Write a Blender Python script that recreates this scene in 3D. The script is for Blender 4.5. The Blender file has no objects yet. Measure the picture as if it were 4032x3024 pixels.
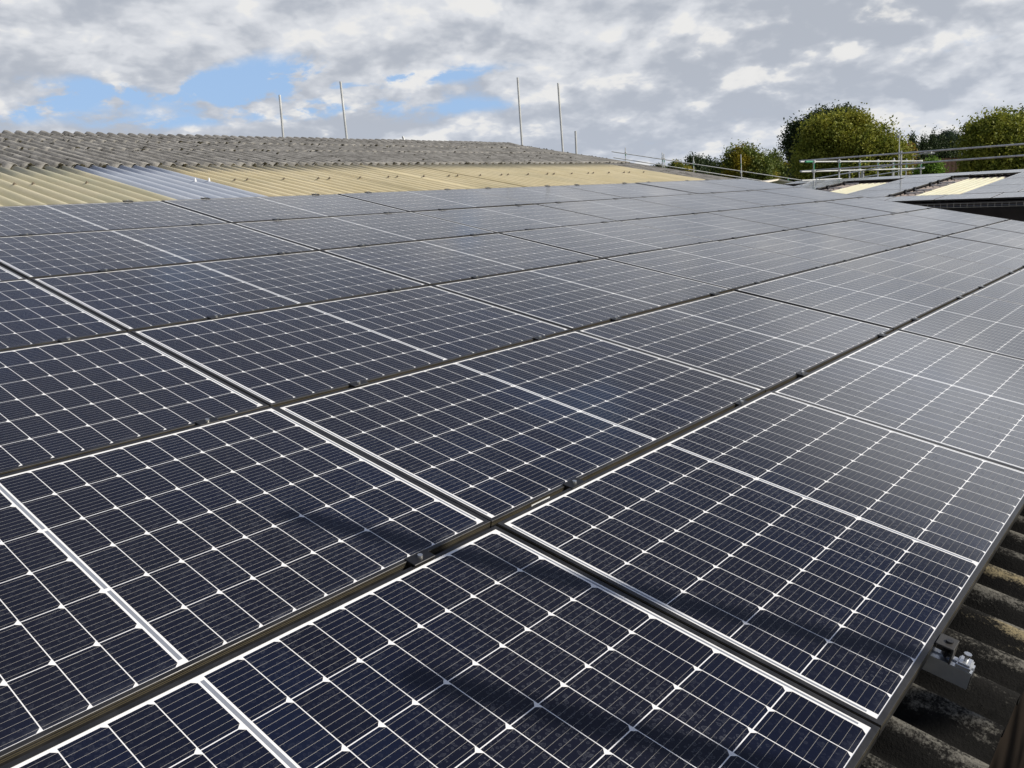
import bpy, bmesh, math, random
import numpy as np
from mathutils import Vector, Matrix
R = math.radians
random.seed(7); rng = np.random.default_rng(7)
scene = bpy.context.scene
C = scene.collection

# ------------------------------------------------------------------ camera
CAM = Vector((-1.534, -1.461, 0.832))
M = Matrix(((0.65229169, -0.75514506, -0.06535660),
            (-0.19928340, -0.08766798, -0.97601253),
            (0.73130135, 0.64966935, -0.20767297)))      # world -> camera (x right, y down, z forward)
FPX = 3235.28
cd = bpy.data.cameras.new('camera'); cam = bpy.data.objects.new('camera', cd); C.objects.link(cam)
rm = Matrix((M[0], -M[1], -M[2])).transposed()
cam.matrix_world = Matrix.Translation(CAM) @ rm.to_4x4()
cd.sensor_width = 36; cd.lens = FPX / 4032 * 36
cd.clip_start = 0.02; cd.clip_end = 3000
scene.camera = cam

# ------------------------------------------------------------------ light
AZ = math.atan2(-0.893, 0.450); EL = R(32)
SUN = Vector((math.cos(AZ) * math.cos(EL), math.sin(AZ) * math.cos(EL), math.sin(EL)))
sl = bpy.data.lights.new('sun', 'SUN'); sl.energy = 5.0; sl.angle = R(0.53); sl.color = (1.0, 0.93, 0.82)
so = bpy.data.objects.new('sun', sl); C.objects.link(so)
so.rotation_euler = (-SUN).to_track_quat('-Z', 'Y').to_euler()
so.location = (0, 0, 30)
scene.view_settings.view_transform = 'Standard'; scene.view_settings.look = 'None'
scene.view_settings.exposure = 0.0; scene.view_settings.gamma = 1
scene.cycles.max_bounces = 6; scene.cycles.transparent_max_bounces = 6
scene.cycles.use_denoising = True
scene.cycles.sample_clamp_indirect = 4

# ------------------------------------------------------------------ node helper
class E:
    """tiny expression wrapper that writes Math nodes"""
    nt = None
    def __init__(s, v): s.v = v.v if isinstance(v, E) else v
    def _op(s, op, *a):
        n = E.nt.nodes.new('ShaderNodeMath'); n.operation = op
        for i, x in enumerate((s,) + a):
            x = x.v if isinstance(x, E) else x
            if isinstance(x, (int, float)): n.inputs[i].default_value = x
            else: E.nt.links.new(x, n.inputs[i])
        return E(n.outputs[0])
    def __add__(s, o): return s._op('ADD', o)
    __radd__ = __add__
    def __sub__(s, o): return s._op('SUBTRACT', o)
    def __rsub__(s, o): return E(o)._op('SUBTRACT', s)
    def __mul__(s, o): return s._op('MULTIPLY', o)
    __rmul__ = __mul__
    def __truediv__(s, o): return s._op('DIVIDE', o)
    def __rtruediv__(s, o): return E(o)._op('DIVIDE', s)
    def lt(s, o): return s._op('LESS_THAN', o)
    def gt(s, o): return s._op('GREATER_THAN', o)
    def mn(s, o): return s._op('MINIMUM', o)
    def mx(s, o): return s._op('MAXIMUM', o)
    def mod(s, o): return s._op('FLOORED_MODULO', o)
    def abs(s): return s._op('ABSOLUTE')
    def pow(s, o): return s._op('POWER', o)
    def exp(s): return s._op('EXPONENT')
def sstep(x, a, b):
    n = E.nt.nodes.new('ShaderNodeMapRange'); n.interpolation_type = 'SMOOTHSTEP'
    E.nt.links.new(x.v, n.inputs[0]); n.inputs[1].default_value = a; n.inputs[2].default_value = b
    return E(n.outputs[0])
def mixc(fac, a, b):
    n = E.nt.nodes.new('ShaderNodeMix'); n.data_type = 'RGBA'
    f = fac.v if isinstance(fac, E) else fac
    for s_, x in ((n.inputs[0], f), (n.inputs[6], a), (n.inputs[7], b)):
        if isinstance(x, (tuple, list)): s_.default_value = (*x[:3], 1)
        elif isinstance(x, (int, float)): s_.default_value = x
        else: E.nt.links.new(x, s_)
    return n.outputs[2]
def noise(vec, scale, detail=4, rough=0.55, dist=0.0, out=0, dim='3D'):
    n = E.nt.nodes.new('ShaderNodeTexNoise'); n.noise_dimensions = dim
    n.inputs['Scale'].default_value = scale; n.inputs['Detail'].default_value = detail
    n.inputs['Roughness'].default_value = rough; n.inputs['Distortion'].default_value = dist
    if vec is not None: E.nt.links.new(vec, n.inputs['Vector'])
    return E(n.outputs[0]) if out == 0 else n.outputs[1]
def node(t, **kw):
    n = E.nt.nodes.new(t)
    for k, v in kw.items(): setattr(n, k, v)
    return n
def link(a, b): E.nt.links.new(a.v if isinstance(a, E) else a, b)
def newmat(name):
    m = bpy.data.materials.new(name); m.use_nodes = True
    nt = m.node_tree; E.nt = nt
    b = nt.nodes['Principled BSDF']
    return m, b
def simple(name, col, rough=0.6, metal=0.0, var=0.0, scale=8, bump=0.0, bscale=40, spec=0.5):
    m, b = newmat(name)
    b.inputs['Roughness'].default_value = rough; b.inputs['Metallic'].default_value = metal
    b.inputs['Specular IOR Level'].default_value = spec
    tc = node('ShaderNodeNewGeometry').outputs['Position']
    if var > 0:
        n = noise(tc, scale, 5, 0.6)
        link(mixc(sstep(n, 0.35, 0.68), tuple(c * (1 - var) for c in col), tuple(min(1, c * (1 + var)) for c in col)), b.inputs['Base Color'])
    else: b.inputs['Base Color'].default_value = (*col, 1)
    if bump > 0:
        bn = node('ShaderNodeBump'); bn.inputs['Strength'].default_value = bump; bn.inputs['Distance'].default_value = 0.01
        link(noise(tc, bscale, 4), bn.inputs['Height']); link(bn.outputs[0], b.inputs['Normal'])
    return m

# ------------------------------------------------------------------ sky
world = bpy.data.worlds.new('World'); scene.world = world; world.use_nodes = True
E.nt = world.node_tree
bg = world.node_tree.nodes['Background']; bg.inputs[1].default_value = 0.1
sky = node('ShaderNodeTexSky', sky_type='NISHITA'); sky.sun_disc = False
sky.sun_elevation = EL; sky.sun_rotation = math.pi / 2 - AZ
sky.air_density = 1.0; sky.dust_density = 0.6; sky.ozone_density = 2.0
dirv = node('ShaderNodeNewGeometry').outputs['Incoming']
neg = node('ShaderNodeVectorMath', operation='SCALE'); link(dirv, neg.inputs[0]); neg.inputs['Scale'].default_value = -1
sx = node('ShaderNodeSeparateXYZ'); link(neg.outputs[0], sx.inputs[0])
X, Y, Z = E(sx.outputs[0]), E(sx.outputs[1]), E(sx.outputs[2])
Zc = Z.mx(0.0)
ca, sa = math.cos(R(41.6)), math.sin(R(41.6))     # axes turned to the middle of the view: right, forward
fw = (X * ca + Y * sa); rt = (X * sa - Y * ca)
azr = E(rt)._op('ARCTAN2', fw); elv = Z._op('ARCSINE')
def cloudvec(dz, offs=(0, 0, 0)):
    den = Zc + (0.38 + dz)
    cv = node('ShaderNodeCombineXYZ'); link(rt / den, cv.inputs[0]); link(fw / den, cv.inputs[1])
    o_ = node('ShaderNodeVectorMath', operation='ADD'); link(cv.outputs[0], o_.inputs[0]); o_.inputs[1].default_value = offs
    return o_.outputs[0]
def blob(az, el, sa_, se, tilt=0.0):
    da = azr - R(az); de = elv - R(el) - da * tilt
    q = (da / R(sa_)).pow(2.0) + (de / R(se)).pow(2.0)
    return (q * -1.0).exp()
v0 = cloudvec(0.0); v1 = cloudvec(0.022)
def puff(v):
    vo = node('ShaderNodeTexVoronoi', feature='SMOOTH_F1', voronoi_dimensions='2D'); vo.normalize = True
    vo.inputs['Scale'].default_value = 6.5; vo.inputs['Detail'].default_value = 3.0; vo.inputs['Roughness'].default_value = 0.52; vo.inputs['Smoothness'].default_value = 0.35
    wv_ = noise(v, 5.0, 4, 0.6, 0, out=1); a_ = node('ShaderNodeVectorMath', operation='SCALE'); link(wv_, a_.inputs[0]); a_.inputs['Scale'].default_value = 0.16
    b_ = node('ShaderNodeVectorMath', operation='ADD'); link(v, b_.inputs[0]); link(a_.outputs[0], b_.inputs[1]); link(b_.outputs[0], vo.inputs['Vector'])
    return (0.95 - E(vo.outputs['Distance']) * 1.5)
nA0 = noise(v0, 2.9, 8, 0.56, 0.15); nB0 = noise(v1, 2.9, 8, 0.56, 0.15)
pA = puff(v0); pB = puff(v1)
nA = nA0 * 0.62 + pA * 0.38; nB = nB0 * 0.62 + pB * 0.38
big = noise(cloudvec(0.0, (7.3, 1.9, 3.1)), 1.1, 5, 0.55, 0.2)
fine = noise(cloudvec(0.0, (2.3, 5.9, 1.1)), 8.5, 8, 0.64, 0.2)
gap = (blob(-28.5, 7.6, 5, 1.0) + blob(-22, 8.6, 6, 0.8, 0.02) + blob(-14, 9.2, 5, 1.4, 0.1) + blob(-5, 8.9, 6, 0.7, 0.02)
       + blob(-11, 7.1, 8, 0.8) * 0.9 + blob(-21, 6.6, 4, 0.4) * 0.5 + blob(29.5, 7.7, 3.5, 0.5, 0.1) * 0.6 + blob(0, 6.8, 5, 0.5) * 0.4
       + blob(-18, 23, 16, 4.5) * 0.5 + blob(8, 27, 9, 4) * 0.7 + blob(2, 18, 6, 2.2) * 0.5)
dens = nA0 * 0.45 + pA * 0.10 + fine * 0.27 + big * 0.20
brk = noise(cloudvec(0.0, (5.1, 8.8, 2.2)), 5.5, 7, 0.62, 0.3)
gap = gap * (0.25 + sstep(brk, 0.40, 0.56) * 1.0)
cover = sstep(dens - gap * 0.23 + 0.155, 0.42, 0.59)
emb = (nA - nB) * 4.2
shade = sstep(emb + 0.08 + (fine - 0.5) * 1.2 + (big - 0.5) * 2.2 + blob(-27, 10.3, 7, 1.0) * 0.25 - blob(21, 9.8, 8, 1.0) * 0.3 - blob(-24, 9.2, 6, 0.5) * 0.25, -0.42, 0.62)
low = 1.0 - sstep(elv, R(1), R(11))
ccol = mixc(shade, (4.5, 4.85, 5.5), (7.3, 7.5, 7.9))
ccol = mixc(low * 0.30, ccol, (5.2, 5.9, 7.2))
bri = sstep(emb * 1.2 + (fine - 0.5) * 1.6 + (nA - 0.5) * 1.0, 0.30, 0.75)
ccol = mixc(bri * 0.6, ccol, (9.0, 8.8, 8.4))
ccol = mixc(sstep(elv, R(15), R(28)) * 0.92, ccol, (1.0, 1.35, 2.4))  # clouds darkened above the view to deepen the near panels' reflections
# bright bank added above the view, sunward, to lighten the panels' reflections
glow = sstep(azr, R(19), R(36)) * sstep(elv, R(12.0), R(17)) * (1.0 - sstep(elv, R(20), R(28)))
ccol = mixc(glow, ccol, (14.0, 14.5, 15.5))
skyc = mixc(0.8, sky.outputs[0], (3.7, 5.6, 8.7))
link(mixc(cover, skyc, ccol), bg.inputs[0])

# ------------------------------------------------------------------ frames and helpers
PITCH = R(12.0)
ROOF = Matrix.Rotation(PITCH, 4, 'X')          # roof frame: x along the eave, y up the slope, z off the roof
def roofp(x, y, z=0.0): return ROOF @ Vector((x, y, z))
def ray(x, y):
    d = Vector(((x - 2016) / FPX, (y - 1512) / FPX, 1.0)); d = M.transposed() @ d
    return d.normalized()
def at_dist(x, y, D):
    d = ray(x, y); return CAM + d * (D / math.hypot(d.x, d.y))
def at_X(x, y, Xw):
    d = ray(x, y); return CAM + d * ((Xw - CAM.x) / d.x)
def project(p):
    c = M @ (Vector(p) - CAM)
    if c.z <= 0.05: return None
    return (2016 + FPX * c.x / c.z, 1512 + FPX * c.y / c.z)

def mesh_obj(name, verts, faces, mat, parent=None, smooth=False, mats=None, midx=None):
    me = bpy.data.meshes.new(name)
    me.from_pydata([tuple(v) for v in verts], [], faces)
    for m_ in (mats or [mat]): me.materials.append(m_)
    if midx is not None: me.polygons.foreach_set('material_index', midx)
    if smooth: me.polygons.foreach_set('use_smooth', [True] * len(me.polygons))
    me.update()
    o = bpy.data.objects.new(name, me); C.objects.link(o)
    if parent: o.parent = parent
    return o
class MB:
    def __init__(s): s.v = []; s.f = []
    def add(s, v, f):
        b = len(s.v); s.v += [Vector(q) for q in v]; s.f += [tuple(b + i for i in q) for q in f]
    def box(s, lo, hi, tf=None, bev=0.0):
        x0, y0, z0 = lo; x1, y1, z1 = hi
        if bev > 0:
            bm = bmesh.new()
            vs = [bm.verts.new(q) for q in ((x0, y0, z0), (x1, y0, z0), (x1, y1, z0), (x0, y1, z0), (x0, y0, z1), (x1, y0, z1), (x1, y1, z1), (x0, y1, z1))]
            for q in ((0, 3, 2, 1), (4, 5, 6, 7), (0, 1, 5, 4), (1, 2, 6, 5), (2, 3, 7, 6), (3, 0, 4, 7)): bm.faces.new([vs[i] for i in q])
            bmesh.ops.bevel(bm, geom=bm.edges[:], offset=bev, segments=1, affect='EDGES')
            bm.verts.index_update()
            v = [q.co.copy() for q in bm.verts]; f = [[w.index for w in q.verts] for q in bm.faces]; bm.free()
        else:
            v = [Vector(q) for q in ((x0, y0, z0), (x1, y0, z0), (x1, y1, z0), (x0, y1, z0), (x0, y0, z1), (x1, y0, z1), (x1, y1, z1), (x0, y1, z1))]
            f = [(0, 3, 2, 1), (4, 5, 6, 7), (0, 1, 5, 4), (1, 2, 6, 5), (2, 3, 7, 6), (3, 0, 4, 7)]
        if tf is not None: v = [tf @ q for q in v]
        s.add(v, f); return s
    def tube(s, a, b, r, n=12, r2=None, cap=True):
        a, b = Vector(a), Vector(b); d = (b - a).normalized()
        u = d.orthogonal().normalized(); w = d.cross(u); r2 = r if r2 is None else r2
        v = []
        for p_, rr in ((a, r), (b, r2)):
            for k in range(n):
                t = 2 * math.pi * k / n; v.append(p_ + (u * math.cos(t) + w * math.sin(t)) * rr)
        f = [(k, (k + 1) % n, n + (k + 1) % n, n + k) for k in range(n)]
        if cap: f += [tuple(range(n))[::-1], tuple(range(n, 2 * n))]
        s.add(v, f); return s
    def build(s, name, mat, parent=None, smooth=False):
        return mesh_obj(name, s.v, s.f, mat, parent, smooth)
def tag(o, label=None, cat=None, group=None, kind=None):
    if label: o['label'] = label
    if cat: o['category'] = cat
    if group: o['group'] = group
    if kind: o['kind'] = kind
    return o
def empty(name, loc, label=None, cat=None, group=None, mw=None):
    o = bpy.data.objects.new(name, None); C.objects.link(o)
    o.empty_display_size = 0.2
    if mw is not None: o.matrix_world = mw
    else: o.location = loc
    return tag(o, label, cat, group)
ORD = ['zeroth', 'first', 'second', 'third', 'fourth', 'fifth', 'sixth', 'seventh', 'eighth', 'ninth', 'tenth', 'eleventh', 'twelfth', 'thirteenth', 'fourteenth', 'fifteenth', 'sixteenth', 'seventeenth', 'eighteenth', 'nineteenth', 'twentieth']

# ------------------------------------------------------------------ materials
PL, PW = 1.755, 1.028          # panel size
def panel_material(name, wires=True, small=False):
    m, b = newmat(name)
    tc = node('ShaderNodeTexCoord'); sp = node('ShaderNodeSeparateXYZ'); link(tc.outputs['Object'], sp.inputs[0])
    x, y = E(sp.outputs[0]), E(sp.outputs[1])
    L, W = PL, PW
    lip, em, mid = 0.0130, 0.0155, 0.008
    px = (L / 2 - lip - em - mid) / 10; py = (W - 2 * lip - 0.0085) / 6
    rightside = x.gt(L / 2)
    xr = x - (lip + em) - rightside * (L / 2 + mid - lip - em)
    inx = (xr.gt(0.0)) * (xr.lt(px * 10))
    yr = y - (lip + 0.0012)
    iny = yr.gt(0.0) * yr.lt(py * 6)
    fx = xr.mod(px); fy = yr.mod(py)
    gx, gy = 0.0010, 0.0012
    hx = px / 2 - gx; hy = py / 2 - gy
    ax = (fx - px / 2).abs(); ay = (fy - py / 2).abs()
    dr = (px / 2 + hx) - fx; dy = E(hy) - ay
    cell = inx * iny * ax.lt(hx) * ay.lt(hy) * (dr + dy).gt(0.0095)
    # bus wires: nine thin round wires per cell, along the panel
    wp = (2 * hy) / 9
    wy = (fy - gy).mod(wp) - wp / 2
    wire = cell * wy.abs().lt(0.00042)
    fing = (fx.mod(0.0016) - 0.0008).abs().lt(0.00012)
    # silver ribbons in the end margins and in dashes down the middle strip
    e1 = ((x - (lip + 0.0080)).abs().lt(0.0030)) + ((x - (L - lip - 0.0080)).abs().lt(0.0030))
    dash = ((y - lip).mod(py * 2) - py).abs().lt(py - 0.006)
    rib = e1 * (y - W / 2).abs().lt(W / 2 - 0.036) + (x - L / 2).abs().lt(0.0042) * dash * (y - W / 2).abs().lt(W / 2 - 0.03)
    pos = node('ShaderNodeNewGeometry'); P = pos.outputs['Position']
    oi = node('ShaderNodeObjectInfo')
    cellid = node('ShaderNodeCombineXYZ')
    link((xr / px)._op('FLOOR') + rightside * 10, cellid.inputs[0]); link((yr / py)._op('FLOOR'), cellid.inputs[1]); link(E(oi.outputs['Random']) * 37.0, cellid.inputs[2])
    wn = node('ShaderNodeTexWhiteNoise'); link(cellid.outputs[0], wn.inputs[0])
    ccol_ = mixc(E(wn.outputs[0]), (0.0028, 0.0034, 0.0110), (0.0038, 0.0066, 0.022))
    ccol_ = mixc(sstep(noise(P, 0.9, 2), 0.42, 0.6), ccol_, (0.0050, 0.0052, 0.0120))
    back = mixc(rib, (0.88, 0.88, 0.87), (0.24, 0.26, 0.30))
    col = mixc(cell, back, ccol_)
    if wires: col = mixc(wire, col, (0.24, 0.23, 0.21))
    # dried water spots: small rings and blotches, thicker on the panels near the eave
    spots = []
    vmap = node('ShaderNodeVectorMath', operation='ADD')
    wob = noise(P, 60, 3, 0.6, 0, out=1)
    sc = node('ShaderNodeVectorMath', operation='SCALE'); link(wob, sc.inputs[0]); sc.inputs['Scale'].default_value = 0.011
    link(P, vmap.inputs[0]); link(sc.outputs[0], vmap.inputs[1])
    for scl, r0, thr in ((105, 0.30, 0.42), (46, 0.20, 0.74)):
        v = node('ShaderNodeTexVoronoi', voronoi_dimensions='3D'); v.inputs['Scale'].default_value = scl
        link(vmap.outputs[0], v.inputs['Vector'])
        cs_ = node('ShaderNodeSeparateColor'); link(v.outputs['Color'], cs_.inputs[0])
        on = E(cs_.outputs[0]).gt(thr)
        d_ = E(v.outputs['Distance'])
        rad = E(cs_.outputs[1]) * 0.22 + r0 - 0.08
        ring = (1.0 - sstep((d_ - rad).abs() / rad, 0.0, 0.30)) * 0.9 + (1.0 - sstep(d_ / rad, 0.8, 1.05)) * 0.30
        spots.append(on * ring)
    spp = node('ShaderNodeSeparateXYZ'); link(P, spp.inputs[0])
    near = 1.0 - sstep(((E(spp.outputs[0]) - 0.6).pow(2.0) + (E(spp.outputs[1]) + 0.9).pow(2.0))._op('SQRT'), 1.0, 3.2)
    spot = (spots[0].mx(spots[1])) * (0.06 + near * 0.94) * sstep(noise(P, 1.7, 3), 0.3, 0.55)
    spot = spot.mn(1.0)
    dust = sstep(noise(P, 2.3, 5, 0.6), 0.3, 0.75) * 0.005 + 0.001 + (1.0 - sstep(y, 0.012, 0.045)) * sstep(noise(P, 14, 4, 0.6), 0.35, 0.7) * 0.05
    col = mixc(spot * 0.055 + dust, col, (0.62, 0.66, 0.74))
    link(col, b.inputs['Base Color'])
    b.inputs['IOR'].default_value = 1.9 if small else 1.42
    # thin dust film, seen most at a low angle
    b.inputs['Sheen Weight'].default_value = 0.28 if small else 0.10; b.inputs['Sheen Roughness'].default_value = 0.28
    b.inputs['Sheen Tint'].default_value = (0.86, 0.92, 1.0, 1)
    link((0.10 if small else 0.085) + (wire * 0.33 if wires else 0.0) + spot * 0.25 + sstep(noise(P, 0.7, 3), 0.3, 0.8) * 0.06, b.inputs['Roughness'])
    # wire normal: turn the normal across the wire as on a thin cylinder; elsewhere fine glass texture
    nrm = pos.outputs['Normal']
    wv = noise(P, 420, 2, 0.6, 0, out=1)
    s1 = node('ShaderNodeVectorMath', operation='SUBTRACT'); link(wv, s1.inputs[0]); s1.inputs[1].default_value = (0.5, 0.5, 0.5)
    s2 = node('ShaderNodeVectorMath', operation='SCALE'); link(s1.outputs[0], s2.inputs[0]); s2.inputs['Scale'].default_value = 0.035
    s3 = node('ShaderNodeVectorMath', operation='ADD'); link(nrm, s3.inputs[0]); link(s2.outputs[0], s3.inputs[1])
    last = s3.outputs[0]
    if wires:
        vt = node('ShaderNodeVectorTransform', vector_type='VECTOR', convert_from='OBJECT', convert_to='WORLD'); vt.inputs[0].default_value = (0, 1, 0)
        s4 = node('ShaderNodeVectorMath', operation='SCALE'); link(vt.outputs[0], s4.inputs[0]); link(wire * wy / 0.00042 * 1.5, s4.inputs['Scale'])
        s5 = node('ShaderNodeVectorMath', operation='ADD'); link(last, s5.inputs[0]); link(s4.outputs[0], s5.inputs[1])
        last = s5.outputs[0]
        link(wire * 0.25, b.inputs['Metallic'])
    if not small:
        s6 = node('ShaderNodeVectorMath', operation='NORMALIZE'); link(last, s6.inputs[0]); link(s6.outputs[0], b.inputs['Normal'])
    return m
M_PANEL = panel_material('solar_glass')
M_FRAME = simple('black_anodised', (0.011, 0.0105, 0.010), 0.4, 0.2, 0.25, 6, spec=0.6)
def frame_mat():
    m, b = newmat('panel_frame_black')
    tc = node('ShaderNodeTexCoord'); sp = node('ShaderNodeSeparateXYZ'); link(tc.outputs['Object'], sp.inputs[0])
    z = E(sp.outputs[2])
    groove = (z + 0.0085).abs().lt(0.0009) + (z + 0.0125).abs().lt(0.0009) + (z + 0.0035).abs().lt(0.0005)
    P = node('ShaderNodeNewGeometry').outputs['Position']
    n = sstep(noise(P, 14, 5, 0.65), 0.3, 0.75)
    base = mixc(n, (0.026, 0.026, 0.027), (0.050, 0.049, 0.049))
    link(mixc(groove, base, (0.17, 0.145, 0.09)), b.inputs['Base Color'])
    b.inputs['Metallic'].default_value = 0.45
    link(0.33 + n * 0.15, b.inputs['Roughness'])
    return m
M_PFRAME = frame_mat()
M_ALU = simple('aluminium', (0.62, 0.64, 0.66), 0.35, 0.85, 0.08, 20)
M_STEEL = simple('zinc_bolt', (0.66, 0.66, 0.64), 0.25, 0.9)
M_GALV = simple('galvanised_tube', (0.56, 0.57, 0.56), 0.42, 0.55, 0.16, 5)
M_GALVW = simple('bright_tube', (0.52, 0.53, 0.52), 0.45, 0.25, 0.08, 5)
M_GREEN = simple('green_tape', (0.02, 0.22, 0.10), 0.5)
M_BLACK = simple('black_plastic', (0.012, 0.012, 0.013), 0.45)

def asbestos(name, dark=0.0, tint=(0.31, 0.298, 0.272)):
    m, b = newmat(name)
    tc = node('ShaderNodeTexCoord'); O = tc.outputs['Object']
    mp = node('ShaderNodeMapping'); link(O, mp.inputs[0]); mp.inputs['Scale'].default_value = (1, 0.16, 1)
    a = noise(mp.outputs[0], 22, 6, 0.62); c = noise(O, 3.2, 5, 0.6); f_ = noise(O, 160, 3, 0.7)
    d = sstep(a * 0.6 + f_ * 0.4, 0.42, 0.60)
    base = mixc(d, tuple(q * 0.62 for q in tint), tuple(q * 1.3 for q in tint))
    base = mixc(sstep(c, 0.5, 0.68) * 0.35, base, tuple(q * 0.4 for q in tint))
    lich = sstep(noise(O, 45, 5, 0.75) + (noise(O, 5, 3) - 0.5) * 0.5, 0.60, 0.70)
    base = mixc(lich * 0.6, base, (0.42, 0.40, 0.33))
    # moss in patches; valleys coloured darker to strengthen the ridge contrast
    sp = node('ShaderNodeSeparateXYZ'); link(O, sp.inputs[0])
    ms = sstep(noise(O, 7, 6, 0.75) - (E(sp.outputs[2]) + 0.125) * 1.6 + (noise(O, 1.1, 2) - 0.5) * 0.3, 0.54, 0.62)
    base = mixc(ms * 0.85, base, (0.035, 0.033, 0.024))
    # eave strip: shade painted near black, with lit crests picked out by height
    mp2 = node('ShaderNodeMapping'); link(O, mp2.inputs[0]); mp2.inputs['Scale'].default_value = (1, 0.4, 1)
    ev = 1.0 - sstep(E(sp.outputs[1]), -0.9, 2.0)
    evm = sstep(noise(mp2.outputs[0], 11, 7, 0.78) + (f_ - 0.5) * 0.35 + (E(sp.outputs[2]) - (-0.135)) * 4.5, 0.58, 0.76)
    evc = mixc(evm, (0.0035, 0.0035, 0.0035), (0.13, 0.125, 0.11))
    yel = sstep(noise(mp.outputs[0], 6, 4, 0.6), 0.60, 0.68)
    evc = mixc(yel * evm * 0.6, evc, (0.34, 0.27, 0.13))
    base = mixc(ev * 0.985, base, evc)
    link(base, b.inputs['Base Color']); b.inputs['Roughness'].default_value = 0.95; b.inputs['Specular IOR Level'].default_value = 0.15
    bn = node('ShaderNodeBump'); bn.inputs['Strength'].default_value = 0.8; bn.inputs['Distance'].default_value = 0.006
    link(a * 0.5 + f_ * 0.5 + lich * 0.2, bn.inputs['Height']); link(bn.outputs[0], b.inputs['Normal'])
    return m
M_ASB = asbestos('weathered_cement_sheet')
M_ASB2 = simple('brown_grey_sheet', (0.22, 0.185, 0.17), 0.85, 0, 0.2, 5)
def grp(name, c1, c2, c3, rough=0.45, streak=1.0):
    m, b = newmat(name)
    tc = node('ShaderNodeTexCoord'); O = tc.outputs['Object']
    mp = node('ShaderNodeMapping'); link(O, mp.inputs[0]); mp.inputs['Scale'].default_value = (1, 0.12, 1)
    s_ = sstep(noise(mp.outputs[0], 9, 5, 0.65), 0.35, 0.7)
    g = noise(O, 1.1, 4, 0.6)
    base = mixc(s_, c1, c2)
    base = mixc(sstep(g, 0.45, 0.7) * 0.6 * streak, base, c3)
    dirt = sstep(noise(O, 30, 5, 0.8), 0.66, 0.74)
    base = mixc(dirt * 0.35, base, (0.12, 0.10, 0.06))
    link(base, b.inputs['Base Color']); b.inputs['Roughness'].default_value = rough
    b.inputs['Specular IOR Level'].default_value = 0.35
    bn = node('ShaderNodeBump'); bn.inputs['Strength'].default_value = 0.25; bn.inputs['Distance'].default_value = 0.004
    link(noise(O, 90, 3), bn.inputs['Height']); link(bn.outputs[0], b.inputs['Normal'])
    return m
M_GRP = grp('aged_cream_fibreglass', (0.66, 0.57, 0.35), (0.76, 0.67, 0.45), (0.56, 0.50, 0.32))
M_GRPG = grp('greenish_cream_fibreglass', (0.56, 0.52, 0.35), (0.66, 0.60, 0.42), (0.47, 0.48, 0.34))
M_GRPB = grp('blue_grey_fibreglass', (0.50, 0.54, 0.60), (0.58, 0.61, 0.66), (0.46, 0.50, 0.57), 0.35, 0.5)
M_GRPY = grp('pale_yellow_fibreglass', (0.58, 0.56, 0.40), (0.64, 0.62, 0.46), (0.58, 0.52, 0.34))

# ------------------------------------------------------------------ the warehouse roof the panels lie on
XA, XB = -4.0, 13.27
EAVE, RIDGE = -1.225, 11.45
HB = -0.135                                     # mean height of the sheets below the panel tops
CP = 0.155; AMP = 0.033
def corr(x, ph=0.0): return AMP * math.cos(2 * math.pi * (x - 1.73) / CP + ph)
def sheet(name, x0, x1, y0, y1, z, mat, parent, step=CP / 10, ny=8, jit=0.0, thick=0.007, seed=0, amp=1.0, tilt=0.006):
    """a corrugated sheet with a real edge thickness, tilted slightly so that it laps the one below"""
    n = max(2, int(round((x1 - x0) / step))); rr = random.Random(seed)
    v = []; f = []
    for top in (1, 0):
        for j in range(ny + 1):
            t = j / ny; yy = y0 + (y1 - y0) * t
            for i in range(n + 1):
                xx = x0 + (x1 - x0) * i / n
                zz = z + amp * corr(xx) + tilt * (1 - t) - (0 if top else thick)
                ye = yy + (jit * math.sin(xx * 5.1 + seed) if j in (0,) else 0)
                v.append((xx, ye, zz))
    N = (n + 1) * (ny + 1)
    for j in range(ny):
        for i in range(n):
            a = j * (n + 1) + i
            f.append((a, a + 1, a + n + 2, a + n + 1)); f.append((N + a, N + a + n + 1, N + a + n + 2, N + a + 1))
    for i in range(n):
        f.append((i, N + i, N + i + 1, i + 1)); a = ny * (n + 1) + i; f.append((a, a + 1, N + a + 1, N + a))
    for j in range(ny):
        a = j * (n + 1); f.append((a, a + n + 1, N + a + n + 1, N + a)); a += n; f.append((a, N + a, N + a + n + 1, a + n + 1))
    return mesh_obj(name, v, f, mat, parent, smooth=True)
wh = empty('warehouse', (0, 0, 0), 'low warehouse with corrugated grey roof and cream skylight strip carrying the solar array', 'warehouse', mw=Matrix.Identity(4))
roof = empty('roof', (0, 0, 0)); roof.parent = wh; roof.matrix_local = ROOF.copy()
# courses, bottom first; each upper course laps over the one below
SH = 1.0205                                      # seven corrugations to a sheet
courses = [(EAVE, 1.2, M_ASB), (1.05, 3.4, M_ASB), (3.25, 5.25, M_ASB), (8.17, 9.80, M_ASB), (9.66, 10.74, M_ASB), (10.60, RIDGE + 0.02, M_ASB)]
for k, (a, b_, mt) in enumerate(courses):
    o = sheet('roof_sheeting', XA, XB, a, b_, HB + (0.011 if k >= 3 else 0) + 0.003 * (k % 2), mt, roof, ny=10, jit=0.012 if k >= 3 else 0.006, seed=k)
# strip of grey sheeting between the skylight and the gable
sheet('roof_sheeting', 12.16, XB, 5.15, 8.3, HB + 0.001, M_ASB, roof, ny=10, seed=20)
sheet('roof_sheeting', XA, 2.20 - 6 * SH, 5.15, 8.3, HB - 0.006, M_GRPG, roof, ny=10, seed=21)
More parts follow.
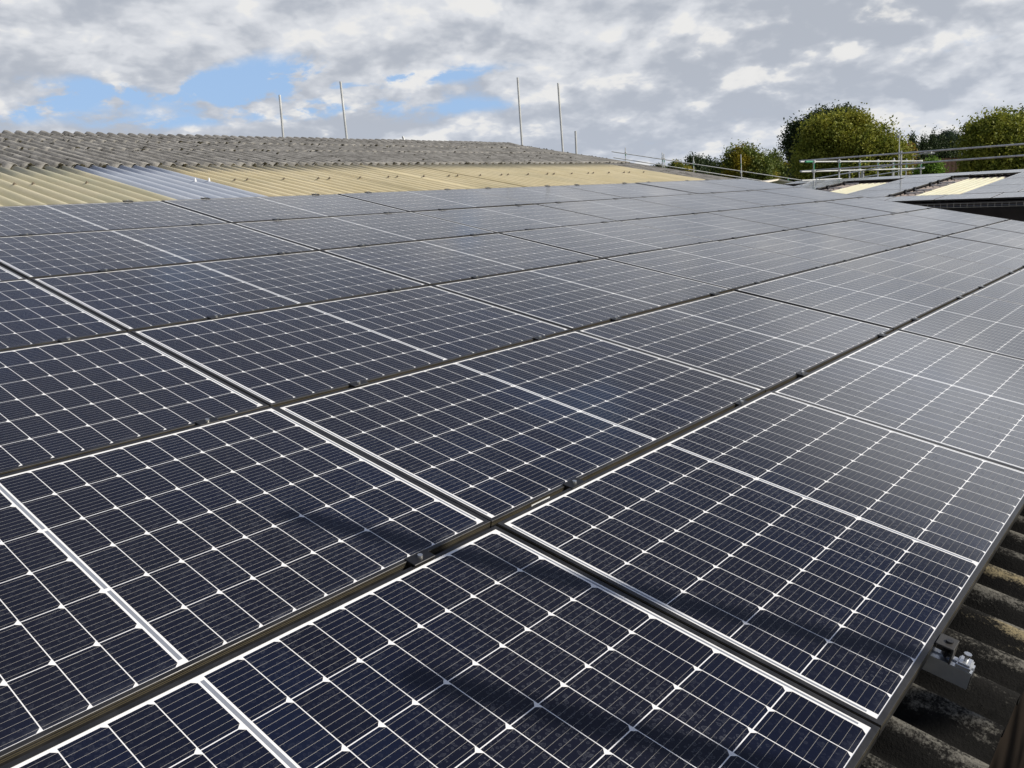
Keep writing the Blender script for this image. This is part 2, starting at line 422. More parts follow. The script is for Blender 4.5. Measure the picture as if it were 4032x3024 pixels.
# fibreglass skylight sheets up to the lap at 8.17
xs = [2.20 - SH * 2 - 0.05, 2.20 - SH, 2.24, 3.17] + [3.17 + SH * k for k in range(1, 9)] + [12.18]
sk_x = []
x = 3.17
edges = [2.16 - SH * 4, 2.16 - SH * 3, 2.16 - SH * 2, 2.16 - SH, 2.16, 3.13]
while edges[-1] + SH * 0.98 < 12.18: edges.append(edges[-1] + SH * 0.981)
edges[-1] = 12.17
for k in range(len(edges) - 1):
    a, b_ = edges[k], edges[k + 1]
    mt = M_GRPB if k == 4 else (M_GRPG if k < 4 else M_GRP)
    o = sheet('skylight_sheet', a, b_ + (0.07 if b_ < 12 else 0), 5.12, 8.34, HB - 0.002 + 0.0035 * (k % 2) + (0.002 if k == 4 else 0), mt, roof, step=CP / 14, ny=4, seed=30 + k, thick=0.003)
    if k == 4: tag(o, 'pale blue grey corrugated skylight sheet among the cream ones')
# fixing bolts with caps across the middle of the skylights
mb = MB(); mb.tube((0, 0, -0.012), (0, 0, 0.004), 0.016, 10); mb.tube((0, 0, 0.004), (0, 0, 0.016), 0.010, 10, 0.004)
bolt_me = mb.build('roof_bolt', simple('bolt_cap', (0.16, 0.13, 0.09), 0.6), roof, True)
xc = 1.73 - CP * 12
first = True; k = 0
pos_ = []
xx = 1.73 - 0.576 * 4
while xx < 12.0:
    pos_ += [xx, xx - CP]; xx += 0.577
pos2 = []
xx = 1.73 - CP * 20
step_i = [4, 4, 4, 5]
n_ = 0; q = -20
while 1.73 + q * CP < 12.0:
    pos2.append(1.73 + q * CP)
    if n_ % 3 == 1: q += 1
    else: q += 3
    n_ += 1
    if n_ % 3 == 2: pass
for i_, x_ in enumerate(pos2):
    if abs(x_ - 2.7) < 0.42: continue
    o = bolt_me if first else bolt_me.copy()
    if not first: C.objects.link(o); o.parent = roof
    first = False
    o.location = (x_, 6.865 + 0.01 * math.sin(i_), HB + AMP + 0.008)
# two white caps on the blue sheet
for x_ in (2.96, 3.10):
    mb = MB(); mb.tube((0, 0, 0), (0, 0, 0.034), 0.012, 10, 0.005); o = mb.build('white_bolt_cap', simple('white_cap', (0.85, 0.85, 0.85), 0.5), roof)
    o.location = (round((x_ - 1.73) / CP) * CP + 1.73, 6.86, HB + AMP)
# moss along the laps: small tufts
def moss(name, pts, parent, mat):
    v = []; f = []
    for (x_, y_, z_, r_) in pts:
        b0 = len(v); n = 6
        for ring, (hr, hz) in enumerate(((1.0, -0.1), (0.9, 0.45), (0.4, 0.85))):
            for k in range(n):
                t = 2 * math.pi * k / n + ring; q = r_ * hr * random.uniform(0.6, 1.25)
                v.append((x_ + q * math.cos(t) * random.uniform(0.8, 1.9), y_ + q * math.sin(t), z_ + hz * r_ * random.uniform(0.5, 1.0)))
        v.append((x_, y_, z_ + r_ * 0.9))
        for ring in range(2):
            for k in range(n):
                a = b0 + ring * n + k; b2 = b0 + ring * n + (k + 1) % n
                f.append((a, b2, b2 + n, a + n))
        for k in range(n): f.append((b0 + 2 * n + k, b0 + 2 * n + (k + 1) % n, b0 + 3 * n))
    return mesh_obj(name, v, f, mat, parent)
M_MOSS = simple('dry_moss', (0.040, 0.036, 0.022), 0.95, 0, 0.5, 30, 0.5, 80, spec=0.1)
pts = []
for _ in range(2600):
    yl = random.choice((8.17, 9.66, 10.6, 11.42, None, None))
    x_ = random.uniform(-1, 13.1)
    y_ = random.uniform(8.3, 11.4) if yl is None else yl + random.uniform(-0.06, 0.02)
    if random.random() < 0.6: x_ = 1.73 + (round((x_ - 1.73) / CP) + 0.5) * CP + random.uniform(-0.02, 0.02)
    pts.append((x_, y_, HB + corr(x_) + 0.012, random.uniform(0.006, 0.024)))
ms_ = tag(moss('moss', pts, roof, M_MOSS), kind='stuff')
# ridge capping pieces, verge trim, back slope, walls
mb = MB()
x_ = XA
while x_ < XB - 0.2:
    n = int(round(SH / (CP / 8)))
    x_ += SH
n = int((XB - XA) / (CP / 8)); v = []; f = []
for i in range(n + 1):
    xx = XA + (XB - XA) * i / n; c_ = corr(xx) + 0.028 + (0.006 if int((xx - XA) / SH) % 2 else 0)
    v += [(xx, RIDGE - 0.28, HB + c_ * 1.0 - 0.006), (xx, RIDGE - 0.02, HB + c_ + 0.014), (xx, RIDGE + 0.06, HB + c_ + 0.012), (xx, RIDGE + 0.35, HB + c_ - 0.13)]
for i in range(n):
    for k in range(3): a = i * 4 + k; f.append((a, a + 4, a + 5, a + 1))
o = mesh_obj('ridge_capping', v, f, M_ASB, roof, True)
mb = MB()
mb.box((XB - 0.01, EAVE - 0.02, HB - 0.16), (XB + 0.035, RIDGE + 0.05, HB + 0.030))
mb.build('verge_trim', simple('dark_verge', (0.035, 0.033, 0.03), 0.8, 0, 0.4, 6), roof)
# tufts and clips standing on the verge
pv = [(XB + 0.01, y_, HB + 0.035, random.uniform(0.012, 0.03)) for y_ in [random.uniform(5, 11.4) for _ in range(60)]]
tag(moss('moss', pv, roof, M_MOSS), kind='stuff')
GZ = -6.2
ry = math.cos(PITCH) * RIDGE - math.sin(PITCH) * HB; rz = math.sin(PITCH) * RIDGE + math.cos(PITCH) * HB
M_WALL = simple('dark_brown_cladding', (0.013, 0.009, 0.006), 0.9, 0, 0.25, 3, spec=0.1)  # colour darkened to stand in for shade under the eaves
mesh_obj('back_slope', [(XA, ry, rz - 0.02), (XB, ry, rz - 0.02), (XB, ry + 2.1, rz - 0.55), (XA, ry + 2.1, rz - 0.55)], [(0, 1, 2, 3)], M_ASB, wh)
ev = roofp(0, EAVE + 0.12, HB - 0.08)
mb = MB()
prof = [(ev.y, GZ), (ev.y, ev.z), (ry, rz - 0.09), (ry + 2.05, rz - 0.66), (ry + 2.05, GZ)]
for xg in (XA + 0.1, XB - 0.08):
    mb.add([(xg, a, b_) for a, b_ in prof], [(0, 1, 2, 3, 4)])
mb.add([(XA + 0.1, *prof[0]), (XB - 0.08, *prof[0]), (XB - 0.08, *prof[1]), (XA + 0.1, *prof[1])], [(0, 1, 2, 3)])
mb.add([(XA + 0.1, *prof[3]), (XB - 0.08, *prof[3]), (XB - 0.08, *prof[4]), (XA + 0.1, *prof[4])], [(0, 1, 2, 3)])
mb.build('wall', M_WALL, wh)

# ------------------------------------------------------------------ solar panels on the near roof
def make_panel(detail=True):
    root = empty('solar_panel', (0, 0, 0))
    mb = MB(); fw_, h = 0.0130, 0.035
    L, W = PL, PW
    # four frame sides mitred at the corners: outer wall, top lip, inner step
    prof = [(0, -h), (0, -0.0008), (0.0008, 0.0), (fw_ - 0.0005, 0.0), (fw_, -0.0016), (0.002, -0.0045), (0.002, -h + 0.002), (0.025, -h + 0.002), (0.025, -h)]
    cs = [((0, 0), (1, 1)), ((L, 0), (-1, 1)), ((L, W), (-1, -1)), ((0, W), (1, -1))]
    v = []
    for (cx_, cy_), (dx, dy) in cs:
        for (i_, z_) in prof: v.append((cx_ + dx * i_, cy_ + dy * i_, z_))
    n = len(prof); f = []
    for c_ in range(4):
        for k in range(n):
            a, b_ = c_ * n + k, c_ * n + (k + 1) % n; c2, d2 = ((c_ + 1) % 4) * n + (k + 1) % n, ((c_ + 1) % 4) * n + k
            f.append((a, d2, c2, b_))
    mesh_obj('frame', v, f, M_PFRAME, root)
    g = 0.0122
    mesh_obj('glass', [(g, g, -0.0014), (L - g, g, -0.0014), (L - g, W - g, -0.0014), (g, W - g, -0.0014),
                       (g, g, -0.0042), (L - g, g, -0.0042), (L - g, W - g, -0.0042), (g, W - g, -0.0042)],
             [(0, 1, 2, 3), (7, 6, 5, 4), (0, 4, 5, 1), (1, 5, 6, 2), (2, 6, 7, 3), (3, 7, 4, 0)], M_PANEL, root)
    return root
COLX = [0, 1.7615, 3.526, 5.2835, 7.040, 8.808, 10.560, 12.318]
WP = 1.0475
def colx(i):
    return i * 1.7615 if i < 0 else COLX[i]
def visible(pts, marg=260):
    q = [project(p) for p in pts]
    q = [a for a in q if a]
    if not q: return False
    return max(a[0] for a in q) > -marg and min(a[0] for a in q) < 4032 + marg and min(a[1] for a in q) < 3024 + marg and max(a[1] for a in q) > -marg
proto = make_panel()
used = False
def copy_tree(o, parent=None):
    c_ = o.copy(); C.objects.link(c_); c_.parent = parent
    for ch in list(o.children): copy_tree(ch, c_)
    return c_
STICK = None
for j in range(6):                   # j = 0 top row
    for i in range(-3, 7):
        x0 = colx(i); y0 = (5 - j) * WP + (-WP if False else 0)
        # row j spans from seam j to seam j+1 ; seam 5 is y = 0
        yb = (5 - (j + 1)) * WP + 0.0098
        pts = [roofp(x0 + PL * a, yb + PW * b_) for a in (0, .25, .5, .75, 1) for b_ in (0, .5, 1)]
        inside = [p for p in pts if (project(p) and -60 < project(p)[0] < 4092 and 0 < project(p)[1] < 3084)]
        if not inside: continue
        o = proto if not used else copy_tree(proto)
        used = True
        gapx = 0.0015 if i != 6 else 0.0
        jx = random.uniform(-0.0006, 0.0006); jr = random.uniform(-0.0006, 0.0006)
        x_off = {0: 0.002, 1: 0.007, 2: 0.004, 5: 0.012}.get(i, 0.002)
        mt = ROOF @ Matrix.Translation((x0 + x_off * 0.5, yb, random.uniform(-0.0012, 0.0008))) @ Matrix.Rotation(jr, 4, 'Z') @ Matrix.Rotation(random.uniform(-0.0022, 0.0022), 4, 'X') @ Matrix.Rotation(random.uniform(-0.0018, 0.0018), 4, 'Y')
        o.matrix_world = mt
        r_ = 6 - j; c_ = 7 - i
        tag(o, 'black framed panel, %s row above the eave, %s column from the far gable' % (ORD[r_], ORD[c_]), 'solar panel', 'solar panels on the near roof')
        if (i, j) == (0, 4): STICK = o
# the small bar code label on the side of one frame
def barcode(parent):
    mb = MB(); x0, z0 = 0.172, -0.031
    mb.box((x0, -0.0010, z0), (x0 + 0.085, -0.0002, z0 + 0.021))
    st = mb.build('sticker', simple('paper_label', (0.82, 0.84, 0.84), 0.6), parent)
    mb = MB(); x_ = x0 + 0.006; rr = random.Random(3)
    while x_ < x0 + 0.066:
        w_ = rr.choice((0.0007, 0.0012, 0.002)); mb.box((x_, -0.0014, z0 + 0.008), (x_ + w_, -0.0011, z0 + 0.018)); x_ += w_ + rr.choice((0.0008, 0.0014, 0.002))
    for k in range(9): mb.box((x0 + 0.008 + k * 0.006, -0.0014, z0 + 0.003), (x0 + 0.012 + k * 0.006, -0.0011, z0 + 0.005))
    mb.box((x0 + 0.071, -0.0014, z0 + 0.005), (x0 + 0.073, -0.0011, z0 + 0.018)); mb.box((x0 + 0.079, -0.0014, z0 + 0.005), (x0 + 0.081, -0.0011, z0 + 0.018))
    mb.box((x0 + 0.073, -0.0014, z0 + 0.012), (x0 + 0.079, -0.0011, z0 + 0.015))
    mb.build('bar_code', M_BLACK, st)
if STICK: barcode(STICK)

# ------------------------------------------------------------------ clamps
def make_mid():
    root = empty('mid_clamp', (0, 0, 0))
    mb = MB()
    mb.box((-0.035, -0.020, 0.0006), (0.035, 0.020, 0.0045), bev=0.001)
    mb.box((-0.035, -0.0085, -0.040), (-0.031, 0.0085, 0.001)); mb.box((0.031, -0.0085, -0.040), (0.035, 0.0085, 0.001))
    mb.build('clamp_plate', M_FRAME, root)
    mb = MB(); mb.tube((0, 0, 0.0035), (0, 0, 0.011), 0.0075, 12, 0.0068); mb.tube((0, 0, -0.04), (0, 0, 0.004), 0.004, 8)
    mb.build('bolt', M_STEEL, root)
    return root
mc = make_mid(); usedc = False
for j in range(0, 6):
    for i in range(-3, 7):
        for k, dx in enumerate((0.385, 1.500)):
            x_ = colx(i) + dx + random.uniform(-0.02, 0.02); y_ = (5 - j) * WP
            if j == 0: y_ -= 0.004
            p_ = project(roofp(x_, y_))
            if not p_ or not (-20 < p_[0] < 4052 and 0 < p_[1] < 3044): continue
            o = mc if not usedc else copy_tree(mc); usedc = True
            o.matrix_world = ROOF @ Matrix.Translation((x_, y_, 0))
            o.name = 'mid_clamp'
            if j == 0:
                tag(o, 'dark end clamp on the top edge of the array, %s half, %s column from gable' % (('nearer', 'farther')[k], ORD[7 - i]), 'clamp', 'clamps on the near array')
            else:
                tag(o, 'dark clamp on the seam above the %s row, %s half, %s column from gable' % (ORD[6 - j], ('nearer', 'farther')[k], ORD[7 - i]), 'clamp', 'clamps on the near array')
# short aluminium rails with end clamps sticking out at the eave
def make_rail(x_):
    root = empty('mounting_rail', (0, 0, 0), mw=ROOF @ Matrix.Translation((x_, -WP - 0.012, -0.035)))
    mb = MB()
    mb.box((-0.019, -0.066, -0.046), (0.019, 0.30, -0.006)); mb.box((-0.021, -0.066, -0.006), (-0.006, 0.30, -0.001)); mb.box((0.006, -0.066, -0.006), (0.021, 0.30, -0.001))
    mb.build('rail', M_ALU, root)
    mb = MB(); mb.box((-0.0165, -0.0675, -0.043), (0.0165, -0.0662, -0.009)); mb.build('rail_end', M_BLACK, root)
    mb = MB(); mb.box((-0.020, -0.062, -0.0008), (0.020, -0.030, 0.008), bev=0.001); mb.box((-0.017, -0.059, 0.0082), (0.017, -0.033, 0.013), bev=0.001)
    mb.build('nut_block', M_ALU, root)
    mb = MB(); mb.tube((0, -0.046, 0.013), (0, -0.046, 0.026), 0.0045, 10); mb.tube((0, -0.046, 0.026), (0, -0.046, 0.032), 0.0085, 14)
    mb.build('bolt', M_STEEL, root)
    r2 = empty('end_clamp', (0, 0, 0), mw=ROOF @ Matrix.Translation((x_, -WP - 0.002, 0)))
    mb = MB()
    mb.box((-0.026, -0.030, 0.0008), (0.026, 0.010, 0.005), bev=0.001)          # top plate gripping the frame
    mb.box((-0.026, -0.030, -0.035), (0.026, -0.0265, 0.0006))                  # outer leg
    mb.box((0.0225, -0.0265, -0.035), (0.026, -0.001, 0.0006))
    mb.build('clamp_plate', simple('dull_black_clamp', (0.05, 0.048, 0.045), 0.5, 0.4), r2)
    mb = MB(); mb.tube((0, -0.014, 0.005), (0, -0.014, 0.010), 0.008, 14); mb.tube((0, -0.014, -0.036), (0, -0.014, 0.005), 0.004, 8); mb.build('bolt', M_BLACK, r2)
    return root, r2
r1, r2 = make_rail(0.405)
tag(r1, 'silver aluminium mounting rail end sticking out over the corrugated eave', 'rail')
tag(r2, 'dark end clamp gripping the lower edge of the array above the silver rail', 'clamp')

# ------------------------------------------------------------------ eave side scaffold boards
M_WOOD = simple('dark_shade_board', (0.014, 0.009, 0.006), 0.9, 0, 0.35, 6, 0.4, 60, 0.1)  # deep shade beyond the eave is put into the board colour
mb = MB()
for k in range(6):
    y0 = -1.50 - 0.235 * k
    mb = MB(); mb.box((-3.5, y0 - 0.225, -1.43), (3.4, y0, -1.392), bev=0.003)
    o = mb.build('scaffold_board', M_WOOD); tag(o, 'dark brown scaffold board, %s out from the corrugated eave' % ORD[k + 1], 'scaffold board', 'scaffold boards along the eave')

# ------------------------------------------------------------------ neighbour building with its own array
O2 = Vector((17.5, 2.4, 0.427)); psi, phi, eps = -0.039, 0.073, 0.020
EV = Vector((-math.sin(psi) * math.cos(eps), math.cos(psi) * math.cos(eps), math.sin(eps)))
FL = Vector((math.cos(psi) * math.cos(phi), math.sin(psi) * math.cos(phi), math.sin(phi)))
NN = (FL.cross(EV)).normalized(); FL = EV.cross(NN).normalized()
# local frame of roof two: x = along the eave (towards smaller Y), y = up the slope, z = off the roof
B2 = Matrix((( -EV.x, FL.x, NN.x, O2.x), (-EV.y, FL.y, NN.y, O2.y), (-EV.z, FL.z, NN.z, O2.z), (0, 0, 0, 1)))
b2 = empty('neighbour_building', (0, 0, 0), 'low dark brown building behind the gable with panels and pale yellow skylights', 'building', mw=B2)
HB2 = -0.105
def sheet2(name, x0, x1, y0, y1, z, mat, pitch=0.165, amp=0.028, thick=0.006):
    n = int((x1 - x0) / (pitch / 8)); v = []; f = []
    for top in (1, 0):
        for yy in (y0, y1):
            for i in range(n + 1):
                xx = x0 + (x1 - x0) * i / n; c_ = math.cos(2 * math.pi * xx / pitch)
                v.append((xx, yy, z + amp * max(-0.75, min(0.75, c_ * 1.2)) - (0 if top else thick)))
    N = 2 * (n + 1)
    for i in range(n):
        f += [(i, i + 1, i + n + 2, i + n + 1), (N + i, N + i + n + 1, N + i + n + 2, N + i + 1), (i, N + i, N + i + 1, i + 1), (i + n + 1, i + n + 2, N + i + n + 2, N + i + n + 1)]
    return mesh_obj(name, v, f, mat, b2)
T0, T1 = -8.35, 4.2        # x range (x = -t)
sheet2('roof_sheeting', T0, T1, 0.02, 7.5, HB2, M_ASB2)
# holes in the array show these sheets:  t ranges
sheet2('skylight_sheet', -1.95, -1.03, 0.9, 6.15, HB2 + 0.008, M_GRPY)
sheet2('skylight_sheet', -4.78, -4.02, 1.1, 6.15, HB2 + 0.008, M_GRPY)
mb = MB(); mb.box((T0, 7.48, HB2 - 0.06), (T1, 7.62, HB2 + 0.02)); mb.build('ridge_capping', M_ASB2, b2)
mb = MB(); mb.box((T0, 7.6, HB2 - 0.5), (T1, 9.5, HB2 - 0.45)); mb.build('back_slope', M_ASB2, b2)
M_FASC = simple('dark_fascia', (0.045, 0.036, 0.030), 0.75, 0, 0.2, 4)
mb = MB(); mb.box((T0, 0.0, -0.50), (T1, 0.05, -0.18)); mb.box((T0, -0.012, -0.30), (T1, -0.001, -0.065)); mb.build('fascia', M_FASC, b2)
mb = MB(); mb.box((T0, 0.35, -7.5), (T1, 7.4, -0.45)); mb.build('wall', M_WALL, b2)
for k in range(46):           # upright battens on the wall
    xk = T1 - 0.2 - k * 0.40
    mb = MB(); mb.box((xk, 0.28, -7.0), (xk + 0.13, 0.352, -0.52)); mb.build('cladding_batten', simple('batten', (0.10, 0.085, 0.07), 0.7, 0, 0.3, 5) if k == 0 else bpy.data.materials['batten'], b2)
# panels of the neighbour array (plainer: too far to show wires)
M_PANEL2 = panel_material('solar_glass_far', wires=False, small=True)
def far_panel(x0, y0, w, h, lab):
    root = empty('solar_panel', (0, 0, 0)); root.matrix_world = B2 @ Matrix.Translation((x0, y0, 0))
    tag(root, lab, 'solar panel', 'solar panels on the neighbour roof')
    mb = MB(); t_ = 0.012
    mb.box((0, 0, -0.035), (w, t_, 0)); mb.box((0, h - t_, -0.035), (w, h, 0)); mb.box((0, t_, -0.035), (t_, h - t_, 0)); mb.box((w - t_, t_, -0.035), (w, h - t_, 0))
    mb.build('frame', M_PFRAME, root)
    portrait = h > w
    g = MB(); 
    if portrait:
        o = MB().box((0, 0, -0.004), (PL, PW, 0)).build('glass', M_PANEL2, root)
        sx_, sy_ = (h - 2 * t_) / PL, (w - 2 * t_) / PW
        o.matrix_local = Matrix.Translation((w - t_, t_, -0.0014)) @ Matrix.Rotation(math.pi / 2, 4, 'Z') @ Matrix.Diagonal((sx_, sy_, 1, 1))
    else:
        o = MB().box((0, 0, -0.004), (PL, PW, 0)).build('glass', M_PANEL2, root)
        o.matrix_local = Matrix.Translation((t_, t_, -0.0014)) @ Matrix.Diagonal(((w - 2 * t_) / PL, (h - 2 * t_) / PW, 1, 1))
    return root
rows = [(0.0, 1.04), (1.085, 2.825), (2.845, 4.59), (4.61, 6.355)]
# front row: landscape run under the holes
xk = 3.3; k = 0
while xk > -8.5:
    far_panel(xk - 1.065 - 0.0, 0.0, 1.055, 1.035, 'grey reflecting panel in the front row of the neighbour roof, %s from the right end' % ORD[k + 1]); xk -= 1.072; k += 1
for ri, (a, b_) in enumerate(rows[1:]):
    rn = ('second', 'third', 'fourth')[ri]
    for ci, xk in enumerate((-0.76 + 0.005, -0.76 + 1.075, -0.76 + 2.145, -0.76 + 3.215)):
        far_panel(xk, a, 1.055, b_ - a, 'tall panel right of the wide yellow skylight, %s row up, %s from the skylight' % (rn, ORD[ci + 1]))
    far_panel(-3.65, a, 1.285, b_ - a, 'tall panel between the two yellow skylights, %s row up on the neighbour roof' % rn)
    far_panel(-6.5, a, 1.225, b_ - a, 'tall panel left of the narrow yellow skylight, %s row up on the neighbour roof' % rn)
    if False: far_panel(-9.0, a, 1.225, b_ - a, 'tall panel beyond the left gap, %s row up on the neighbour roof' % rn)
xk = 3.3; k = 0
while xk > -6.7:
    far_panel(xk - 1.76, 6.40, 1.75, 1.035, 'topmost row panel along the neighbour roof ridge, %s from the right end' % ORD[k + 1]); xk -= 1.77; k += 1
# rail stubs standing out of the hole edges
def stub(x_, y_, lab):
    root = empty('mounting_rail', (0, 0, 0)); root.matrix_world = B2 @ Matrix.Translation((x_, y_, -0.045)); tag(root, lab, 'rail', 'rail ends on the neighbour roof')
    mb = MB(); mb.box((0, -0.02, -0.04), (0.42, 0.02, -0.002)); mb.build('rail', M_ALU, root)
    mb = MB(); mb.box((-0.005, -0.045, -0.05), (0.035, 0.045, 0.062)); mb.build('end_clamp', M_BLACK, root)
for n_, (x_, y_) in enumerate(((-2.36, 1.42), (-2.36, 2.45), (-2.36, 3.10), (-2.36, 4.30), (-2.36, 4.95), (-2.36, 6.1))):
    stub(x_, y_, 'silver rail end with black clamp beside the wide yellow skylight, %s up the slope' % ORD[n_ + 1])
for n_, (x_, y_) in enumerate(((-5.27, 3.2), (-5.27, 4.2), (-5.27, 4.9), (-5.27, 6.1))):
    stub(x_, y_, 'silver rail end with black clamp beside the narrow yellow skylight, %s up the slope' % ORD[n_ + 1])
# wire cable basket hung along the eave
tr = empty('cable_tray', (0, 0, 0), 'long wire basket cable tray under the eave of the neighbour roof', 'cable tray', mw=B2.copy())
M_TRAY = simple('tray_wire', (0.50, 0.48, 0.42), 0.5, 0.3)
mb = MB(); r_ = 0.0030; x0, x1 = -5.2, 3.4
for (y_, z_) in ((-0.30, -0.062), (-0.30, -0.140), (-0.26, -0.142), (-0.20, -0.142), (-0.14, -0.142)): mb.tube((x0, y_, z_), (x1, y_, z_), r_ * 1.1, 6)
mb.build('long_wire', M_TRAY, tr)
mb = MB(); xk = x0
while xk <= x1:
    mb.tube((xk, -0.30, -0.055), (xk, -0.30, -0.140), r_, 6); mb.tube((xk, -0.30, -0.145), (xk, -0.14, -0.145), r_, 6); xk += 0.1235
mb.build('cross_wire', M_TRAY, tr)
mb = MB(); 
for k in range(3): mb.tube((x0, -0.26 + k * 0.035, -0.126), (x1, -0.25 + k * 0.035, -0.124), 0.012, 8)
mb.build('cable', M_BLACK, tr)

# ------------------------------------------------------------------ scaffold tubes
RT = 0.0242
def tube_px(mb, a, b_, r=RT, n=10, down=0.0):
    p, q = at_dist(*a), at_dist(*b_)
    if down: q = q + (q - p).normalized() * down
    mb.tube(p, q, r, n); return p, q
poles = [((1101, 374, 18.9), (1115.5, 541, 18.9), 5.5, 'weathered scaffold pole behind the ridge, leftmost of the tall ones', M_GALV),
         ((1340.5, 321, 18.6), (1365.8, 548.7, 18.6), 5.5, 'dull grey scaffold pole behind the ridge, leaning slightly to the left', M_GALV),
         ((1586, 537, 18.6), (1592, 556, 18.6), 5.0, 'short stub of scaffold pole just showing over the ridge', M_GALVW),
         ((2038, 305.7, 20.5), (2055.7, 572.8, 20.5), 6.0, 'bright tall scaffold pole beside the end of the ridge, highest of all', M_GALVW),
         ((2197.5, 327, 20.5), (2216.5, 599, 20.5), 6.0, 'bright tall scaffold pole behind the gable, right of the highest one', M_GALVW),
         ((2265.8, 516, 20.5), (2269.6, 609, 20.5), 6.0, 'half height bright scaffold pole behind the gable', M_GALVW)]
for a, b_, dn, lab, mt in poles:
    mb = MB(); tube_px(mb, a, b_, RT * 1.02, 12, dn); o = mb.build('scaffold_pole', mt, smooth=False); tag(o, lab, 'scaffold pole')
def part_tube(name, root, a, b_, mt, r=RT, down=0):
    mb = MB(); p, q = tube_px(mb, a, b_, r, 8, down); o = mb.build(name, mt, root); return o
def coupler(root, p, r=0.045):
    mb = MB(); mb.box((p.x - r, p.y - r, p.z - r), (p.x + r, p.y + r, p.z + r), bev=0.01); return mb.build('coupler', M_GALV, root)
def band(root, p, d):
    mb = MB(); d = d.normalized(); mb.tube(p - d * 0.10, p + d * 0.10, RT * 1.08, 8); return mb.build('green_band', M_GREEN, root)
# far scaffold seen over the gable
fs = empty('scaffold_guard_rail', at_dist(2700, 900, 45), 'distant scaffold guard rails sloping down beyond the gable edge', 'scaffolding', mw=Matrix.Identity(4))
part_tube('rail', fs, (2408, 597, 44), (3170, 712, 46), M_GALV, 0.022)
part_tube('rail', fs, (2415, 620.6, 44), (3000, 712, 46), M_GALV, 0.022)
for (x_, y0, y1) in ((2462, 581, 637), (2607, 601, 663), (2614, 606, 663), (2730, 617, 680), (2917, 608, 707), (3103, 702, 722)):
    part_tube('standard', fs, (x_, y0, 44.8), (x_ + (y1 - y0) * 0.03, y1, 44.8), M_GALVW if x_ > 2500 else M_GALV, 0.024, 6)
    p = at_dist(x_ + 1, y0 + (y1 - y0) * 0.45, 44.8); band(fs, p, Vector((0, 0, 1)))
    coupler(fs, at_dist(x_ + 1, y0 + (y1 - y0) * (0.35 if x_ < 2900 else 0.72), 44.7), 0.04)
# scaffold behind the neighbour ridge
gs = empty('scaffold_guard_rail', (0, 0, 0), 'galvanised scaffold guard rails and posts along the back of the neighbour roof', 'scaffolding', mw=Matrix.Identity(4))
XR = 26.0
def seg_X(name, a, b_, mt, r=RT, down=0, X_=XR):
    p, q = at_X(*a, X_), at_X(*b_, X_)
    if down: q = q + Vector((0, 0, -down))
    mb = MB(); mb.tube(p, q, r, 8); return mb.build(name, mt, gs)
seg_X('rail', (3148, 634), (4140, 558.5), M_GALV); seg_X('rail', (3150, 675), (4140, 604), M_GALV)
seg_X('standard', (3549, 594), (3549.5, 690), M_GALVW, RT, 1.0)
gD = lambda x_: 28.5 + (40 - 28.5) * ((x_ - 3151) / (3627 - 3151)) ** 1.25
part_tube('rail', gs, (3151, 637, 28.5), (3632, 634, 40), M_GALVW, 0.024); part_tube('rail', gs, (3155, 676, 28.5), (3638, 663, 40), M_GALVW, 0.024)
part_tube('rail', gs, (3157, 711, 28.0), (3312, 704, 31), M_GALVW, 0.024)
for (x_, y0, y1) in ((3205, 630, 709), (3305, 627, 703), (3385, 629, 699), (3457.6, 627, 694), (3516, 640, 692), (3520.5, 622, 692), (3569, 625, 687), (3627, 630, 686)):
    D = gD(x_); p, q = at_dist(x_, y0, D), at_dist(x_, y1, D)
    mb = MB(); mb.tube(p, Vector((p.x, p.y, GZ)), 0.026, 8); mb.build('standard', M_GALV if x_ != 3516 else M_GALVW, gs)
    coupler(gs, at_dist(x_, 637 - (x_ - 3151) * 0.006, D - 0.05), 0.045); coupler(gs, at_dist(x_, 676 - (x_ - 3151) * 0.027, D - 0.05), 0.045)
    band(gs, at_dist(x_, y0 + 26, D), Vector((0, 0, 1)))
for x_ in (3180, 3190, 3410, 3565): 
    D = gD(x_); d = at_dist(x_ + 10, 637, gD(x_ + 10)) - at_dist(x_, 637, D); mb = MB(); d.normalize(); p = at_dist(x_, 636.5, D); mb.tube(p - d * 0.14, p + d * 0.14, 0.033, 8); mb.build('green_band', M_GREEN, gs)
part_tube('brace', gs, (3213, 703, 38), (3519, 651, 31), M_GALV, 0.024); part_tube('brace', gs, (3400, 697, 42), (3640, 659, 36), M_GALV, 0.024)
for (x_, y0, D) in ((3345, 673, 34), (3395, 668, 34), (3399, 671, 34)):
    p = at_dist(x_, y0, D); mb = MB(); mb.tube(p, Vector((p.x, p.y, GZ)), 0.026 if x_ < 3390 else 0.032, 8); mb.build('standard', M_GALVW, gs)

